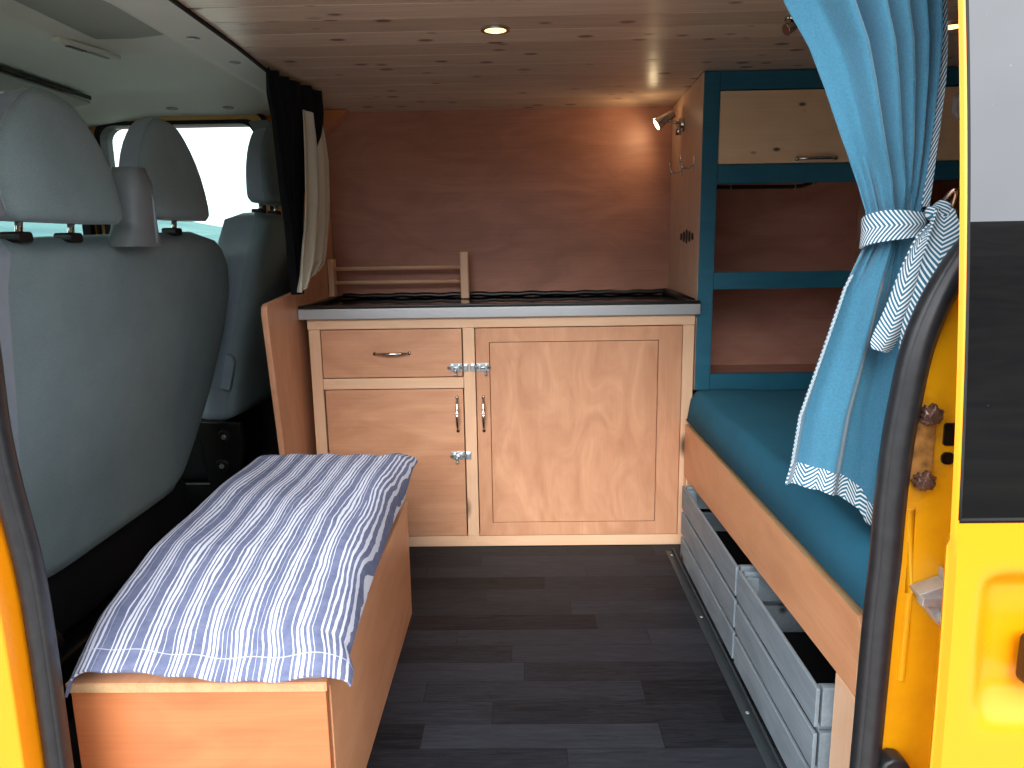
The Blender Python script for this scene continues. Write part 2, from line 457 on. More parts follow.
# near side of the body: passenger door opening, pillar, sliding door aperture, rear quarter
nl = MB()
nl.box(-2.6, -1.75, .86, .925, -.6, 1.5)
nl.box(-1.75, -1.0, .86, .925, -.6, .86)
nl.box(-1.75, -1.0, .86, .925, 1.36, 1.5)
nl.box(-1.0, -.98, .86, .925, .86, 1.36)
# pillar follows the seal line
sealL = [(-.705, 1.30), (-.700, 1.05), (-.693, .915), (-.686, .851), (-.688, .732), (-.683, .65), (-.671, .543), (-.668, .432), (-.670, .215), (-.672, .0), (-.672, -.06)]
sl = [(p.x, p.y) for p in smooth_path([(a, b, 0) for a, b in sealL], 6)]
nl.prism([(-.98, 1.5), (-.98, -.6), (-.70, -.6)]+[(x-.006, z) for x, z in sl[::-1]]+[(-.70, 1.5)], 'y', .86, .925)
struct(nl.obj('wall_front_left', 'yellow', bevel=.004))
w4 = struct(MB().ring(rrect(-1.76, -.985, .84, 1.38, .05), rrect(-1.73, -1.015, .87, 1.35, .05), 'y', .85, .935).obj('window_4', 'rubber_matt'))
box(-1.75, -.99, .89, .894, .85, 1.37).obj('pane', 'glass', w4)
struct(box(-.70, 2.1, .86, .95, 1.415, 1.5).obj('wall_front_header', 'yellow', bevel=.004))
struct(box(-.70, .60, .88, .93, -.10, -.032).obj('trim_4', 'rubber_matt', bevel=.004))
# rear quarter: jamb whose edge follows the right seal
sealR = [(.481, -.06), (.481, .10), (.482, .209), (.483, .36), (.484, .467), (.486, .525), (.486, .61), (.489, .691), (.494, .744), (.503, .812), (.520, .868), (.545, .918), (.576, .965), (.605, 1.03), (.62, 1.12), (.622, 1.36)]
sr = [(p.x, p.y) for p in smooth_path([(a, b, 0) for a, b in sealR], 6)]
jm = MB().prism([(2.14, -.6), (2.14, 1.5), (.64, 1.5)]+[(x+.003, z) for x, z in sr[::-1]]+[(.484, -.6)], 'y', .925, .955)
struct(jm.obj('wall_front_right', 'yellow_dirty'))
# raised pressings on the jamb
jp = MB()
jp.box(.585, .60, .885, .925, -.1, 1.2)
jp.tube([(.508, .927, .60), (.514, .926, .48), (.514, .926, .35)], .006, 10)
struct(jp.obj('trim_5', 'yellow_dirty', bevel=.004))

def rim(name, pts, y, label, k=1., dx=0.):
    """rubber door seal: wide bulb plus thinner lip beside it"""
    o = MB()
    pts = [(x+dx, z) for x, z in pts]
    P = [(x, y, z) for x, z in pts]
    o.tube(P, .017*k, 16, ry=.015, up=V((0, 1, 0)))
    s = 1 if pts[0][0] > 0 else -1
    o.tube([(x-s*.013*k, y+.006, z) for x, z in pts], .008*k, 12, ry=.014, up=V((0, 1, 0)))
    o.tube([(x+s*.012*k, y+.004, z) for x, z in pts], .008*k, 12, ry=.013, up=V((0, 1, 0)))
    q = o.obj(name, 'rubber', smooth=True)
    return tag(q, label, 'door seal')
rim('door_seal', sr, .915, 'thick black rubber seal curving beside the blue curtain at the right door edge', .92, -.009)
rim('door_seal', sl, .905, 'black rubber door seal on the yellow pillar at the left edge', .72, .006)

# ------------------------------------------------------------------ sliding door (slid open)
def dy(z): return .780+.112*max(0, z-.27)**2+.03*max(0, -z)**1.5
sd = empty('sliding_door', (.485, .80, -.2), 'yellow sliding door slid back, with dark tinted window, at the right edge', 'van door')
X0, X1, Z0, Z1 = .4840, 1.60, -.25, 1.45
def recess(x, z):
    a = sstep(.515, .552, x)*(1-sstep(.78, .82, x)); b = sstep(.375, .425, z)*(1-sstep(.545, .575, z))
    return .030*a*b
def doorpt(u, v):
    x = X0+(X1-X0)*u; z = Z0+(Z1-Z0)*v
    e = .010*(1-sstep(0, .008, x-X0))
    if z > .60: e = .004*(1-sstep(0, .004, x-X0))
    low = .004*sstep(.40, .18, z) if z < .3 else 0
    return V((x, dy(z)+recess(x, z)+e-.006*(1-sstep(.20, .235, z)), z))
us = [0, .0015, .003, .006, .0108]
N = 150
def u_map(i):  # finer columns at the leading edge
    return [0, .0010, .0022, .0040, .0063][i] if i < 5 else .0063+(1-.0063)*(i-4)/(N-4)
NV = 170
vs = []; fs = []
zw0, zw1 = .634, 1.36
for j in range(NV+1):
    for i in range(N+1): vs.append(doorpt(u_map(i), j/NV))
for j in range(NV):
    for i in range(N):
        xm = X0+(X1-X0)*.5*(u_map(i)+u_map(i+1)); zm = Z0+(Z1-Z0)*(j+.5)/NV
        if X0+.007 < xm < X1-.06 and zw0 < zm < zw1: continue
        a = j*(N+1)+i; fs.append((a, a+1, a+N+2, a+N+1))
dp = MB().add(vs, fs).obj('door_panel', 'yellow', sd, smooth=True)
m = dp.modifiers.new('solid', 'SOLIDIFY'); m.thickness = .015; m.offset = -1
e_ = dp.modifiers.new('split', 'EDGE_SPLIT'); e_.split_angle = math.radians(50)
MB().grid(lambda u, v: V((.491+u*(X1-.06-.491), dy(zw0+(zw1-zw0)*v)+.003, zw0-.004+(zw1-zw0)*v)), 4, 40).obj('window_glass', 'tint', sd, smooth=True, solid=.004)
wl = MB()
wl.tube([(.4915, dy(z)+.001, z) for z in [zw0+(zw1-zw0)*k/20 for k in range(21)]], .0022, 8)
wl.tube([(.4915, dy(zw0)+.001, zw0), (X1-.06, dy(zw0)+.001, zw0)], .0022, 8)
wl.obj('window_rubber', 'rubber_matt', sd, smooth=True)
MB().prism(rrect(.577, .70, .432, .495, .010), 'y', .775, .80).obj('door_handle', 'black_plastic', sd, bevel=.004)

# jamb fittings
def lump(cx, cz, s, label):
    r = random.Random(int(cx*1e4+cz*1e3)); o = MB()
    n = 18
    o.sphere((cx, .914, cz), .014*s, 1, .8, .9, n, 12)
    for q in o.v:
        q += (q-V((cx, .914, cz)))*(.30*math.sin(q.x*620+q.z*350)*math.cos(q.z*500+1))
    o.cyl((cx, .926, cz), (cx, .902, cz), .009*s, .008*s, 6)
    return tag(o.obj('hinge_bolt', 'wax', smooth=True, bevel=.0008), label, 'bolt')
lump(.515, .728, 1.0, 'upper brown greasy bolt on the yellow door frame')
lump(.514, .640, .95, 'lower brown greasy bolt on the yellow door frame')
br = MB()
br.prism([(.511, .492), (.549, .506), (.549, .452), (.543, .446)], 'y', .895, .924)
br.box(.511, .549, .885, .899, .480, .492)
br.box(.5495, .5525, .880, .924, .446, .520)
br.cyl((.543, .884, .462), (.543, .898, .462), .008)
tag(br.obj('striker_bracket', 'steel_cast', bevel=.002), 'silver cast metal bracket on the yellow door frame', 'bracket')
bf = MB().prism([(0.483, .165), (0.483, .232), (0.489, .243), (0.501, .249), (0.515, .247), (0.524, .236), (0.527, .165)], 'y', .895, .924)
b_ = tag(bf.obj('rubber_buffer', 'rubber', bevel=.005), 'black rubber bump stop low on the yellow door frame', 'bump stop')
MB().cyl((.508, .898, .226), (.508, .888, .226), .007, .006).obj('screw', 'zinc', b_, bevel=.001)
sv = MB()
for z, w, h in ((.700, .010, .015), (.668, .010, .008)):
    sv.prism(rrect(.539, .539+w*1.6, z-h, z+h, .004 if h > .01 else .0065), 'y', .9215, .926)
struct(sv.obj('trim_6', 'black_metal'))
struct(box(.492, .527, .9195, .9255, .640, .722).obj('trim_7', plain('grimy_hinge_plate', (168, 120, 64), .45, .2, var=.5, scale=60), bevel=.002))

# ------------------------------------------------------------------ cab headliner
hl = MB()
def hz(x, y):
    z = 1.462
    z -= .045*sstep(2.50, 2.74, y)                      # side band above the window
    z -= .012*(1-sstep(.0, .10, abs(x+.74)))*0
    z -= .020*(sstep(-.86, -.82, x))                     # step strip against the boards
    # overhead recess
    a = sstep(-1.12, -1.08, x)*(1-sstep(-.89, -.86, x)); b = sstep(1.62, 1.68, y)*(1-sstep(1.98, 2.07, y))
    z += .022*a*b
    z += -.02*sstep(-1.28, -1.8, x) if x < -1.28 else 0
    z += -.05*max(0, min(1, (-1.28-x)/.6))
    return z
hl.grid(lambda u, v: V((-2.55+1.857*u, .93+1.84*v, hz(-2.55+1.857*u, .93+1.84*v))), 110, 110)
struct(hl.obj('ceiling_cab', 'headliner', smooth=True, solid=.004))
# darker inset panel of the recess
struct(MB().grid(lambda u, v: V((-1.085+.20*u, 1.68+.35*v-.06*u*v, 1.480)), 12, 12).obj('ceiling_recess_panel', 'headliner_dark', smooth=True, solid=.002))
def clip(x, y, label, side=False):
    o = MB(); z = hz(x, y)-.001
    o.sphere((x, y, z), .017, 1, 1, .22, 20, 8)
    tag(o.obj('trim_clip', 'grey_plastic', smooth=True), label, 'clip')
clip(-.775, 1.86, 'round grey clip in the headliner beside the boards, nearer one')
clip(-.768, 2.10, 'round grey clip in the headliner beside the boards, farther one')
for x, lb in ((-1.205, 'round grey button above the side window, left one'), (-1.01, 'round grey button above the side window, right one')):
    o = MB().sphere((x, 2.665, hz(x, 2.665)-.002), .02, 1, .9, .25, 20, 8)
    tag(o.obj('trim_button', 'headliner_dark', smooth=True), lb, 'button')
# interior light
il = empty('cab_light', (-1.10, 2.0, 1.455), 'slim cab light with black switch set in the grey headliner', 'light')
MB().prism([(-1.140, 1.90), (-1.118, 1.90), (-1.070, 2.09), (-1.092, 2.10)], 'z', 1.448, 1.462).obj('housing', 'headliner', il, bevel=.003)
MB().prism([(-1.126, 1.93), (-1.114, 1.93), (-1.101, 1.985), (-1.113, 1.985)], 'z', 1.445, 1.4478).obj('switch', 'black_plastic', il, bevel=.001)
MB().prism([(-1.110, 1.99), (-1.098, 1.99), (-1.084, 2.06), (-1.096, 2.06)], 'z', 1.445, 1.4478).obj('lens', 'grey_plastic', il, bevel=.001)
# sun visors + windscreen header
vz = MB()
vz.prism([(-1.45, 1.445), (-1.42, 1.40), (-1.75, 1.34), (-1.80, 1.38)], 'y', 1.15, 1.80)
for nm, y0, y1, lb in (('sun_visor', 1.05, 1.82, 'grey sun visor folded up above the near passenger headrest'), ('sun_visor', 1.90, 2.50, 'grey sun visor folded up beyond the near headrest, towards the driver side')):
    v_ = tag(MB().prism([(-1.40, 1.428), (-1.39, 1.415), (-1.64, 1.375), (-1.66, 1.382), (-1.65, 1.392)], 'y', y0, y1).obj(nm, 'headliner_dark', bevel=.006), lb, 'sun visor')
    MB().box(-1.398, -1.392, y0, y1, 1.428, 1.440).obj('edge_strip', 'black_plastic', v_)
    if y0 > 1.85:
        MB().add([(-1.44, 2.20, 1.4105), (-1.47, 2.36, 1.400), (-1.505, 2.20, 1.396)], [(0, 1, 2)]).obj('warning_label', 'white_plastic', v_, solid=.001)
        MB().add([(-1.45, 2.44, 1.4085), (-1.47, 2.56, 1.400), (-1.515, 2.42, 1.394)], [(0, 1, 2)]).obj('warning_label', 'white_plastic', v_, solid=.001)
# grab strap flap at the pillar
tag(MB().prism([(-.93, 1.372), (-.86, 1.378), (-.80, 1.25), (-.815, 1.18)], 'y', 2.62, 2.66).obj('pillar_cover', 'grey_plastic', bevel=.004), 'dark grey pillar cover above the driver headrest', 'pillar trim')

# dashboard (mostly hidden behind the seats)
db = empty('dashboard', (-2.3, 1.85, .8), 'dark dashboard glimpsed in front of the cab seats', 'dashboard')
MB().prism([(-2.56, .3), (-2.56, .88), (-2.2, .86), (-2.08, .74), (-2.15, .5), (-2.2, .3)], 'y', .95, 2.72).obj('body', 'black_plastic', db, bevel=.02)
MB().tube([(-1.86+.05*math.sin(a), 2.35+.17*math.cos(a), .78+.17*math.sin(a)) for a in [2*math.pi*k/24 for k in range(25)]], .012, 10, caps=False).obj('steering_wheel', 'black_plastic', db, smooth=True)
MB().cyl((-1.86, 2.35, .78), (-2.12, 2.35, .70), .04).obj('column', 'black_plastic', db)

# ------------------------------------------------------------------ cab seats
def headrest(par, cy, zb, h, w=.345, xb=-.80, th=.095, side=.0):
    """domed pad: dark cloth rear, paler vinyl front and flanks"""
    hr = MB(); NU, NV_ = 48, 36
    vs = []; fs = []; mis = []
    for j in range(NV_+1):
        t = j/NV_
        zz = zb+h*t
        hw = w/2*interp([(0, .90), (.04, .96), (.14, 1.), (.30, .985), (.46, .93), (.60, .84), (.72, .72), (.82, .58), (.90, .43), (.96, .28), (1, .12)], t)
        tt = th/2*(1-.35*t)*(1 if t > .06 else .8+.2*t/.06)
        if t > .9: tt *= math.sqrt(max(.12, 1-((t-.9)/.1)**2*.85))
        cx = xb-th/2-.012*t
        for i in range(NU):
            a = 2*math.pi*i/NU
            c, s = math.cos(a), math.sin(a)
            ex = .42
            vs.append((cx+tt*math.copysign(abs(c)**ex, c), cy+hw*math.copysign(abs(s)**ex, s), zz))
    for j in range(NV_):
        for i in range(NU):
            fs.append((j*NU+i, j*NU+(i+1) % NU, (j+1)*NU+(i+1) % NU, (j+1)*NU+i))
            a = 2*math.pi*(i+.5)/NU
            mis.append(0 if math.cos(a) > .12 else 1)
    fs += [list(range(NU))[::-1], [NV_*NU+k for k in range(NU)]]; mis += [1, 0]
    b = len(hr.f)
    hr.add(vs, fs)
    for k, q in enumerate(mis):
        if q: hr.mi[b+k] = 1
    o = hr.obj('headrest', ['seat_cloth', 'seat_vinyl'], par, smooth=True)
    # piping seam
    sm = MB()
    for sgn in (-1,):
        pts = []
        for j in range(1, NV_):
            i = int(NU*.77)+1
            p = V(vs[j*NU+i]); pts.append(p)
        sm.tube(pts, .0016, 6)
    sm.obj('seam', 'seat_vinyl', o, smooth=True)
    for d in (-.075, .075):
        MB().cyl((xb-.080, cy+d, zb-.06), (xb-.068, cy+d, zb+.03), .0065).obj('post', 'chrome', o, smooth=True)
        MB().prism(rrect(cy+d-.020, cy+d+.020, zb-.036, zb-.017, .007), 'x', xb-.098, xb-.062).obj('post_guide', 'black_plastic', o, bevel=.003)
    return o

def backrest_mesh(rows, th, vy=None):
    """rows: (z, xback, y0, y1); pillow-like slab with paler flanks"""
    nb = 24; out = MB(); vs = []; fs = []; mi = []
    zs = [r[0] for r in rows]
    lv = []
    n = 30
    for j in range(n+1):
        z = zs[0]+(zs[-1]-zs[0])*j/n
        r = interp([(q[0], tuple(q[1:])) for q in rows], z)
        lv.append((z, *r))
    prof = []
    # superelliptic section
    K = 96
    for (z, xb, y0, y1) in lv:
        t = (z-zs[0])/(zs[-1]-zs[0])
        k = 1.0
        e = min(t/.05, (1-t)/.035, 1.0)
        thk = th/2*(.35+.65*math.sqrt(max(0, 1-(1-e)**2)))
        cy = (y0+y1)/2; hw = (y1-y0)/2-(1-math.sqrt(max(0, 1-(1-e)**2)))*.03
        for i in range(K):
            a = 2*math.pi*i/K; c, s = math.cos(a), math.sin(a)
            vs.append((xb-th/2+thk*math.copysign(abs(c)**.35, c), cy+hw*math.copysign(abs(s)**.28, s), z))
    if vy: vs = [(x, y, z-.024*(1-max(0, min(1, (y-1.35)/.65)))*sstep(.85, .97, z)) for x, y, z in vs]
    for j in range(n):
        for i in range(K):
            fs.append((j*K+i, j*K+(i+1) % K, (j+1)*K+(i+1) % K, (j+1)*K+i))
            a = 2*math.pi*(i+.5)/K
            mi.append(0 if math.cos(a) > .12 and not (vy and math.sin(a) < -.55) else 1)
    fs += [list(range(K))[::-1], [n*K+i for i in range(K)]]; mi += [1, 0]
    out.add(vs, fs)
    for k, q in enumerate(mi):
        if q: out.mi[k] = 1
    return out

ds = empty('double_cab_seat', (-1.1, 1.65, -.12), 'large grey double passenger seat seen from behind, with two headrests', 'van seat')
backrest_mesh([(.275, -.962, 1.39, 1.90), (.33, -.955, 1.29, 2.01), (.42, -.94, 1.235, 2.08), (.55, -.915, 1.20, 2.15), (.70, -.885, 1.17, 2.20), (.82, -.862, 1.145, 2.215), (.90, -.852, 1.14, 2.195), (.955, -.846, 1.15, 2.14), (.994, -.846, 1.17, 2.04)], .12, vy=1.235).obj('backrest', ['seat_cloth', 'seat_vinyl'], ds, smooth=True)
headrest(ds, 1.368, 1.000, .230)
headrest(ds, 1.802, 1.018, .232, w=.325)
bh = MB()
pts = []
for j in range(13):
    t = j/12; z = .955+.165*t
    w = interp([(0, .068), (.15, .054), (.4, .048), (.8, .044), (1, .036)], t)
    if t > .85: w *= math.sqrt(1-((t-.85)/.17)**2*.6)
    pts.append((z, w))
vs = []; fs = []; K = 24
for z, w in pts:
    for i in range(K):
        a = 2*math.pi*i/K; c, s = math.cos(a), math.sin(a)
        vs.append((-.835+.036*math.copysign(abs(c)**.6, c)*(1 if z < 1.10 else .8), 1.612+w*math.copysign(abs(s)**.6, s)*(1.2 if s < 0 and z < .985 else 1), z))
for j in range(12):
    for i in range(K): fs.append((j*K+i, j*K+(i+1) % K, (j+1)*K+(i+1) % K, (j+1)*K+i))
fs.append([12*K+i for i in range(K)])
bh.add(vs, fs).obj('belt_housing', 'grey_plastic', ds, smooth=True)
MB().tube([(-.800, 1.630, .962), (-.800, 1.630, 1.05), (-.806, 1.629, 1.09)], .0035, 8).obj('belt_housing_ridge', 'seat_vinyl', ds, smooth=True)
box(-1.48, -.985, 1.22, 2.08, .12, .30).obj('seat_cushion', 'black_cloth', ds, bevel=.05, seg=4)
box(-1.44, -.96, 1.22, 2.10, -.115, .12).obj('seat_base', 'black_metal', ds, bevel=.01)
def mech(par, x, y, z, r=.032):
    q = MB().cyl((x, y, z), (x, y-.02, z), r, r*.85, 24).obj('recliner_pivot', 'black_plastic', par, bevel=.003)
    MB().cyl((x, y-.02, z), (x, y-.027, z), r*.35, r*.3, 6).obj('pivot_bolt', 'zinc', q, bevel=.001)
    return q
mech(ds, -.955, 1.235, .262)
mech(ds, -.93, 1.30, .20)

dv = empty('driver_seat', (-1.1, 2.46, -.12), 'grey driver seat at the far side, in front of the black curtain', 'van seat')
backrest_mesh([(.40, -.915, 2.26, 2.68), (.50, -.895, 2.245, 2.69), (.70, -.850, 2.235, 2.70), (.85, -.812, 2.24, 2.70), (.97, -.788, 2.26, 2.68), (1.03, -.780, 2.30, 2.64), (1.058, -.780, 2.33, 2.61)], .15).obj('backrest', ['seat_cloth', 'seat_vinyl'], dv, smooth=True)
headrest(dv, 2.490, 1.088, .240, w=.34, xb=-.765)
MB().prism([(-.945, .52), (-.915, .63), (-.895, .62), (-.89, .60), (-.915, .51)], 'y', 2.222, 2.245).obj('belt_slot_cover', 'seat_vinyl', dv, bevel=.006)
box(-1.50, -.98, 2.26, 2.69, .20, .40).obj('seat_cushion', 'black_cloth', dv, bevel=.05, seg=4)
box(-1.46, -.95, 2.28, 2.66, -.115, .20).obj('seat_base', 'black_metal', dv, bevel=.01)
hp = MB().prism([(-1.03, .415), (-.895, .405), (-.89, .33), (-.915, .20), (-1.01, .20)], 'y', 2.236, 2.262).obj('hinge_plate', 'black_metal', dv, bevel=.004)
for (x, z) in ((-.945, .365), (-.96, .27)):
    MB().cyl((x, 2.24, z), (x, 2.226, z), .024, .020, 24).obj('hinge_washer', 'black_plastic', hp, bevel=.003)
    MB().cyl((x, 2.226, z), (x, 2.219, z), .009, .007, 6).obj('hinge_bolt', 'zinc', hp, bevel=.001)
MB().prism([(-.93, .44), (-.78, .50), (-.77, .47), (-.95, .28)], 'y', 2.45, 2.66).obj('wedge_trim', 'seat_vinyl', dv, bevel=.006) if False else None
# handbrake boot and rods in the dark gap
hb = MB()
for k in range(7):
    z = .03+.028*k; hb.cyl((-.86-.008*k, 1.86, z), (-.862-.008*k, 1.86, z+.014), .040-.002*k, .030-.002*k, 24); hb.cyl((-.862-.008*k, 1.86, z+.014), (-.866-.008*k, 1.86, z+.028), .030-.002*k, .038-.002*k, 24)
tag(hb.obj('rubber_gaiter', 'rubber', smooth=True), 'ribbed black rubber gaiter in the dark gap behind the seats', 'gaiter')
rd = MB().tube([(-.80, 1.70, .02), (-.90, 1.80, .20)], .003, 8)
tag(rd.obj('thin_rod', 'zinc', smooth=True), 'thin metal rod in the dark gap beside the gaiter', 'rod')
# black bulkhead mat / carpet between seats and living floor
struct(box(-.985, -.76, .95, 2.70, -.12, -.02).obj('trim_8', 'rubber_matt', bevel=.01))

# ------------------------------------------------------------------ kitchen cabinet
KY = 2.207
kc = empty('kitchen_cabinet', (-.07, 2.43, 0), 'low plywood kitchen cabinet with one drawer and two doors against the back wall', 'cabinet')
cb = MB()
cb.box(-.648, .514, KY+.018, 2.650, .005, .036); cb.box(-.648, -.632, KY+.018, 2.650, .036, .730)
cb.box(.498, .514, KY+.018, 2.650, .036, .730); cb.box(-.632, .498, 2.635, 2.650, .036, .730); cb.box(-.17, -.155, KY+.02, 2.635, .036, .730)
cb.obj('carcass', 'ply_v', kc)
F = (KY, KY+.02)
box(-.653, .516, *F, .7015, .7325).obj('top_rail', 'pine_x', kc, bevel=.0015)
box(-.653, .516, *F, .001, .035).obj('bottom_rail', 'pine_x', kc, bevel=.0015)
box(-.650, -.6155, *F, .0355, .7010).obj('stile', 'pine_z', kc, bevel=.0015)
box(-.1830, -.1475, *F, .0355, .7010).obj('stile', 'pine_z', kc, bevel=.0015)
box(.4810, .515, *F, .0355, .7010).obj('stile', 'pine_z', kc, bevel=.0015)
box(-.6150, -.1835, *F, .5165, .5500).obj('middle_rail', 'pine_x', kc, bevel=.0015)
# end panel on the cab side
ep = [(1.985, .0), (1.985, .36), (1.925, .775), (1.930, .795), (1.945, .802), (2.30, .826), (2.45, .90), (2.56, 1.02), (2.625, 1.20), (2.650, 1.20), (2.650, .0)]
MB().prism(ep, 'x', -.690, -.673).obj('end_panel', 'ply_v', kc, bevel=.003)
dr = box(-.6125, -.1865, KY-.001, KY+.017, .5530, .6990).obj('drawer', 'ply_h', kc, bevel=.0012)
def bow(par, a, b, out=.020, mat='chrome'):
    a, b = V(a), V(b); n = 14; pts = []; rs = []
    for k in range(n+1):
        t = k/n; p = a.lerp(b, t); p = p+V((0, -out*math.sin(math.pi*t)**.6, 0)); pts.append(p); rs.append(.0032+.0018*math.sin(math.pi*t))
    o = MB().tube(pts, rs, 10)
    for q in (a, b): o.cyl(q+V((0, .004, 0)), q-V((0, .004, 0)), .006, .005, 12)
    return o.obj('handle', mat, par, smooth=True)
bow(dr, (-.452, KY-.003, .627), (-.347, KY-.003, .627))
d1 = box(-.6100, -.1865, KY-.001, KY+.017, .0375, .5140).obj('door', 'ply_h', kc, bevel=.0012)
bow(d1, (-.205, KY-.003, .488), (-.205, KY-.003, .383))
# large door: frame board with a panel set into it
d2 = MB().ring([(-.1445, .0375), (.4790, .0375), (.4790, .6990), (-.1445, .6990)], [(-.1035, .080), (.4085, .080), (.4085, .6570), (-.1035, .6570)], 'y', KY-.001, KY+.017).obj('door', 'ply_v', kc, bevel=.001)
box(-.1018, .4068, KY-.0005, KY+.0165, .0817, .6553).obj('panel', wood('swirly_ply', (188, 132, 98), (222, 168, 132), 'z', .36, fig=.75, scale=1.2), d2, bevel=.001)
bow(d2, (-.1245, KY-.003, .488), (-.1245, KY-.003, .383))
def bolt(par, x0, x1, z, kx):
    y = KY-.0015
    o = box(x0, x1, y-.0025, y, z-.0125, z+.0125)
    n = int((x1-x0)/.014)
    for k in range(n):
        cx = x0+(k+.5)*(x1-x0)/n
        o.ring([(z-.009, 0), (z+.009, 0), (z+.009, -.012), (z-.009, -.012)], [(z-.006, .0), (z+.006, .0), (z+.006, -.009), (z-.006, -.009)], 'x', cx-.0035, cx+.0035) if False else o.box(cx-.003, cx+.003, y-.013, y, z-.008, z+.008)
    q = o.obj('barrel_bolt', 'zinc', par, bevel=.001)
    r = MB().cyl((x0-.004, y-.008, z), (x1+.004, y-.008, z), .0042, None, 12)
    r.cyl((kx, y-.008, z), (kx, y-.010, z-.018), .003, .0035, 10); r.sphere((kx, y-.010, z-.020), .005)
    r.obj('bolt_rod', 'zinc', q, smooth=True)
    return q
bolt(dr, -.2265, -.1865, .581, -.206); 
bolt(d2, -.1440, -.1040, .581, -.115)
bolt(d1, -.2270, -.1865, .303, -.210)
for par_, x0, x1, z in ((kc, -.1840, -.1680, .581), (kc, -.1630, -.1465, .581), (kc, -.1840, -.1660, .303)):
    MB().box(x0, x1, KY-.0035, KY-.0012, z-.0125, z+.0125).box(x0+.003, x1-.003, KY-.014, KY-.0035, z-.008, z+.008).obj('bolt_keeper', 'zinc', par_, bevel=.001)

wt = empty('worktop', (-.07, 2.43, .733), 'glossy black worktop with a brushed aluminium front edge on the cabinet', 'worktop')
box(-.668, .522, 2.203, 2.652, .7335, .7620).obj('slab', 'worktop', wt, bevel=.001)
box(-.672, .527, 2.188, 2.2025, .7335, .7650).obj('front_edge', 'alu', wt, bevel=.002)
MB().box(-.672, .527, 2.190, 2.210, .7652, .7745).box(-.671, -.650, 2.2102, 2.652, .7623, .7745).box(.500, .520, 2.2102, 2.652, .7623, .7745).obj('rim', 'black_edge', wt, bevel=.002)
# uneven black sealant along the wall
se = MB(); pts = []
for k in range(61):
    x = -.648+1.165*k/60
    pts.append((x, 2.648, .772+.0016*math.sin(k*1.3)+.001*math.sin(k*.55+1)))
se.tube(pts, .009, 10); se.tube([(.510, 2.64, .778), (.512, 2.42, .776), (.512, 2.225, .772)], .008, 8)
se.obj('sealant', 'black_edge', wt, smooth=True)

# little rail rack standing on the worktop
rk = empty('plate_rack', (-.43, 2.58, .776), 'small pine rail rack with two dowels at the back of the worktop', 'rack')
box(-.214, -.186, 2.555, 2.60, .764, .924).obj('post', 'pine_z', rk, bevel=.003)
box(-.672, -.652, 2.555, 2.60, .776, .905).obj('post', 'pine_z', rk, bevel=.003)
for z in (.871, .823): MB().cyl((-.653, 2.578, z), (-.213, 2.578, z), .0065, None, 14).obj('dowel', 'pine_x', rk, smooth=True)

# ------------------------------------------------------------------ shelf unit (teal frame)
SY = 2.212
su = empty('shelf_unit', (1.2, 2.43, .5), 'teal framed wall shelf unit with a knotty pine door above open shelves', 'shelf unit')
SF = (SY, SY+.022)
box(.522, .568, *SF, .500, 1.418).obj('stile', 'blue_paint', su, bevel=.0015)
box(1.98, 2.03, *SF, .500, 1.418).obj('stile', 'blue_paint', su, bevel=.0015)
for z0, z1 in ((1.368, 1.418), (1.110, 1.163), (.805, .855), (.492, .549)):
    box(.5685, 1.9795, *SF, z0, z1).obj('rail', 'blue_paint', su, bevel=.0015)
MB().prism([(SY, .50), (2.650, .50), (2.650, 1.398), (SY, 1.418)], 'x', .5205, .5215).obj('side_face', 'panel_ply', su)
MB().prism([(SY+.0225, .50), (2.650, .50), (2.650, 1.398), (SY+.0225, 1.416)], 'x', .5222, .536).obj('side_panel', 'shelf_ply', su)
box(1.165, 1.180, SY+.023, 2.630, .50, 1.14).obj('divider', 'panel_ply', su)
for z in (1.148, .832, .50): box(.537, 2.03, SY+.023, 2.632, z-.008, z+.006).obj('shelf_board', 'shelf_ply', su)
box(.537, 2.03, 2.632, 2.648, .48, 1.39).obj('back_panel', 'shelf_ply', su)
sdoor = box(.5700, 1.978, SY+.002, SY+.020, 1.1650, 1.3650).obj('door', 'pine_door', su, bevel=.001)
bow(sdoor, (.795, SY-.002, 1.176), (.905, SY-.002, 1.176), .016)
for x in (.66, .78):
    pass
bar = MB().tube(smooth_path([(.54, 2.50, 1.120), (.75, 2.50, 1.119), (.90, 2.50, 1.118), (.925, 2.46, 1.124), (.95, 2.44, 1.132)], 6), .0065, 10)
bar_o = tag(bar.obj('flexible_pipe', 'black_plastic', smooth=True), 'thin black cable tube clipped under the top of the open shelf', 'cable tube')
for x, y_, z in ((.685, 2.50, 1.1195), (.895, 2.50, 1.118), (.935, 2.452, 1.127)):
    MB().tube([(x, y_+.0095*math.cos(a), z+.0095*math.sin(a)) for a in [2*math.pi*k/12 for k in range(13)]], .0018, 6, caps=False).cyl((x, y_, z+.009), (x, y_, 1.139), .002, None, 8).obj('clip', 'zinc', bar_o, smooth=True)
for x in (.72, .955):
    sc = MB().cyl((x, 2.6315, .79), (x, 2.629, .79), .004, None, 12)
    sc.obj('screw_head', 'zinc', su)
tag(MB().prism([(1.222, 1.290), (1.236, 1.274), (1.272, 1.274), (1.286, 1.290), (1.286, 1.332), (1.272, 1.348), (1.236, 1.348), (1.222, 1.332)], 'y', SY-.022, SY+.001).obj('push_catch', 'white_plastic', bevel=.006), 'white plastic fitting on the pine door beside the yellow door edge', 'fitting')

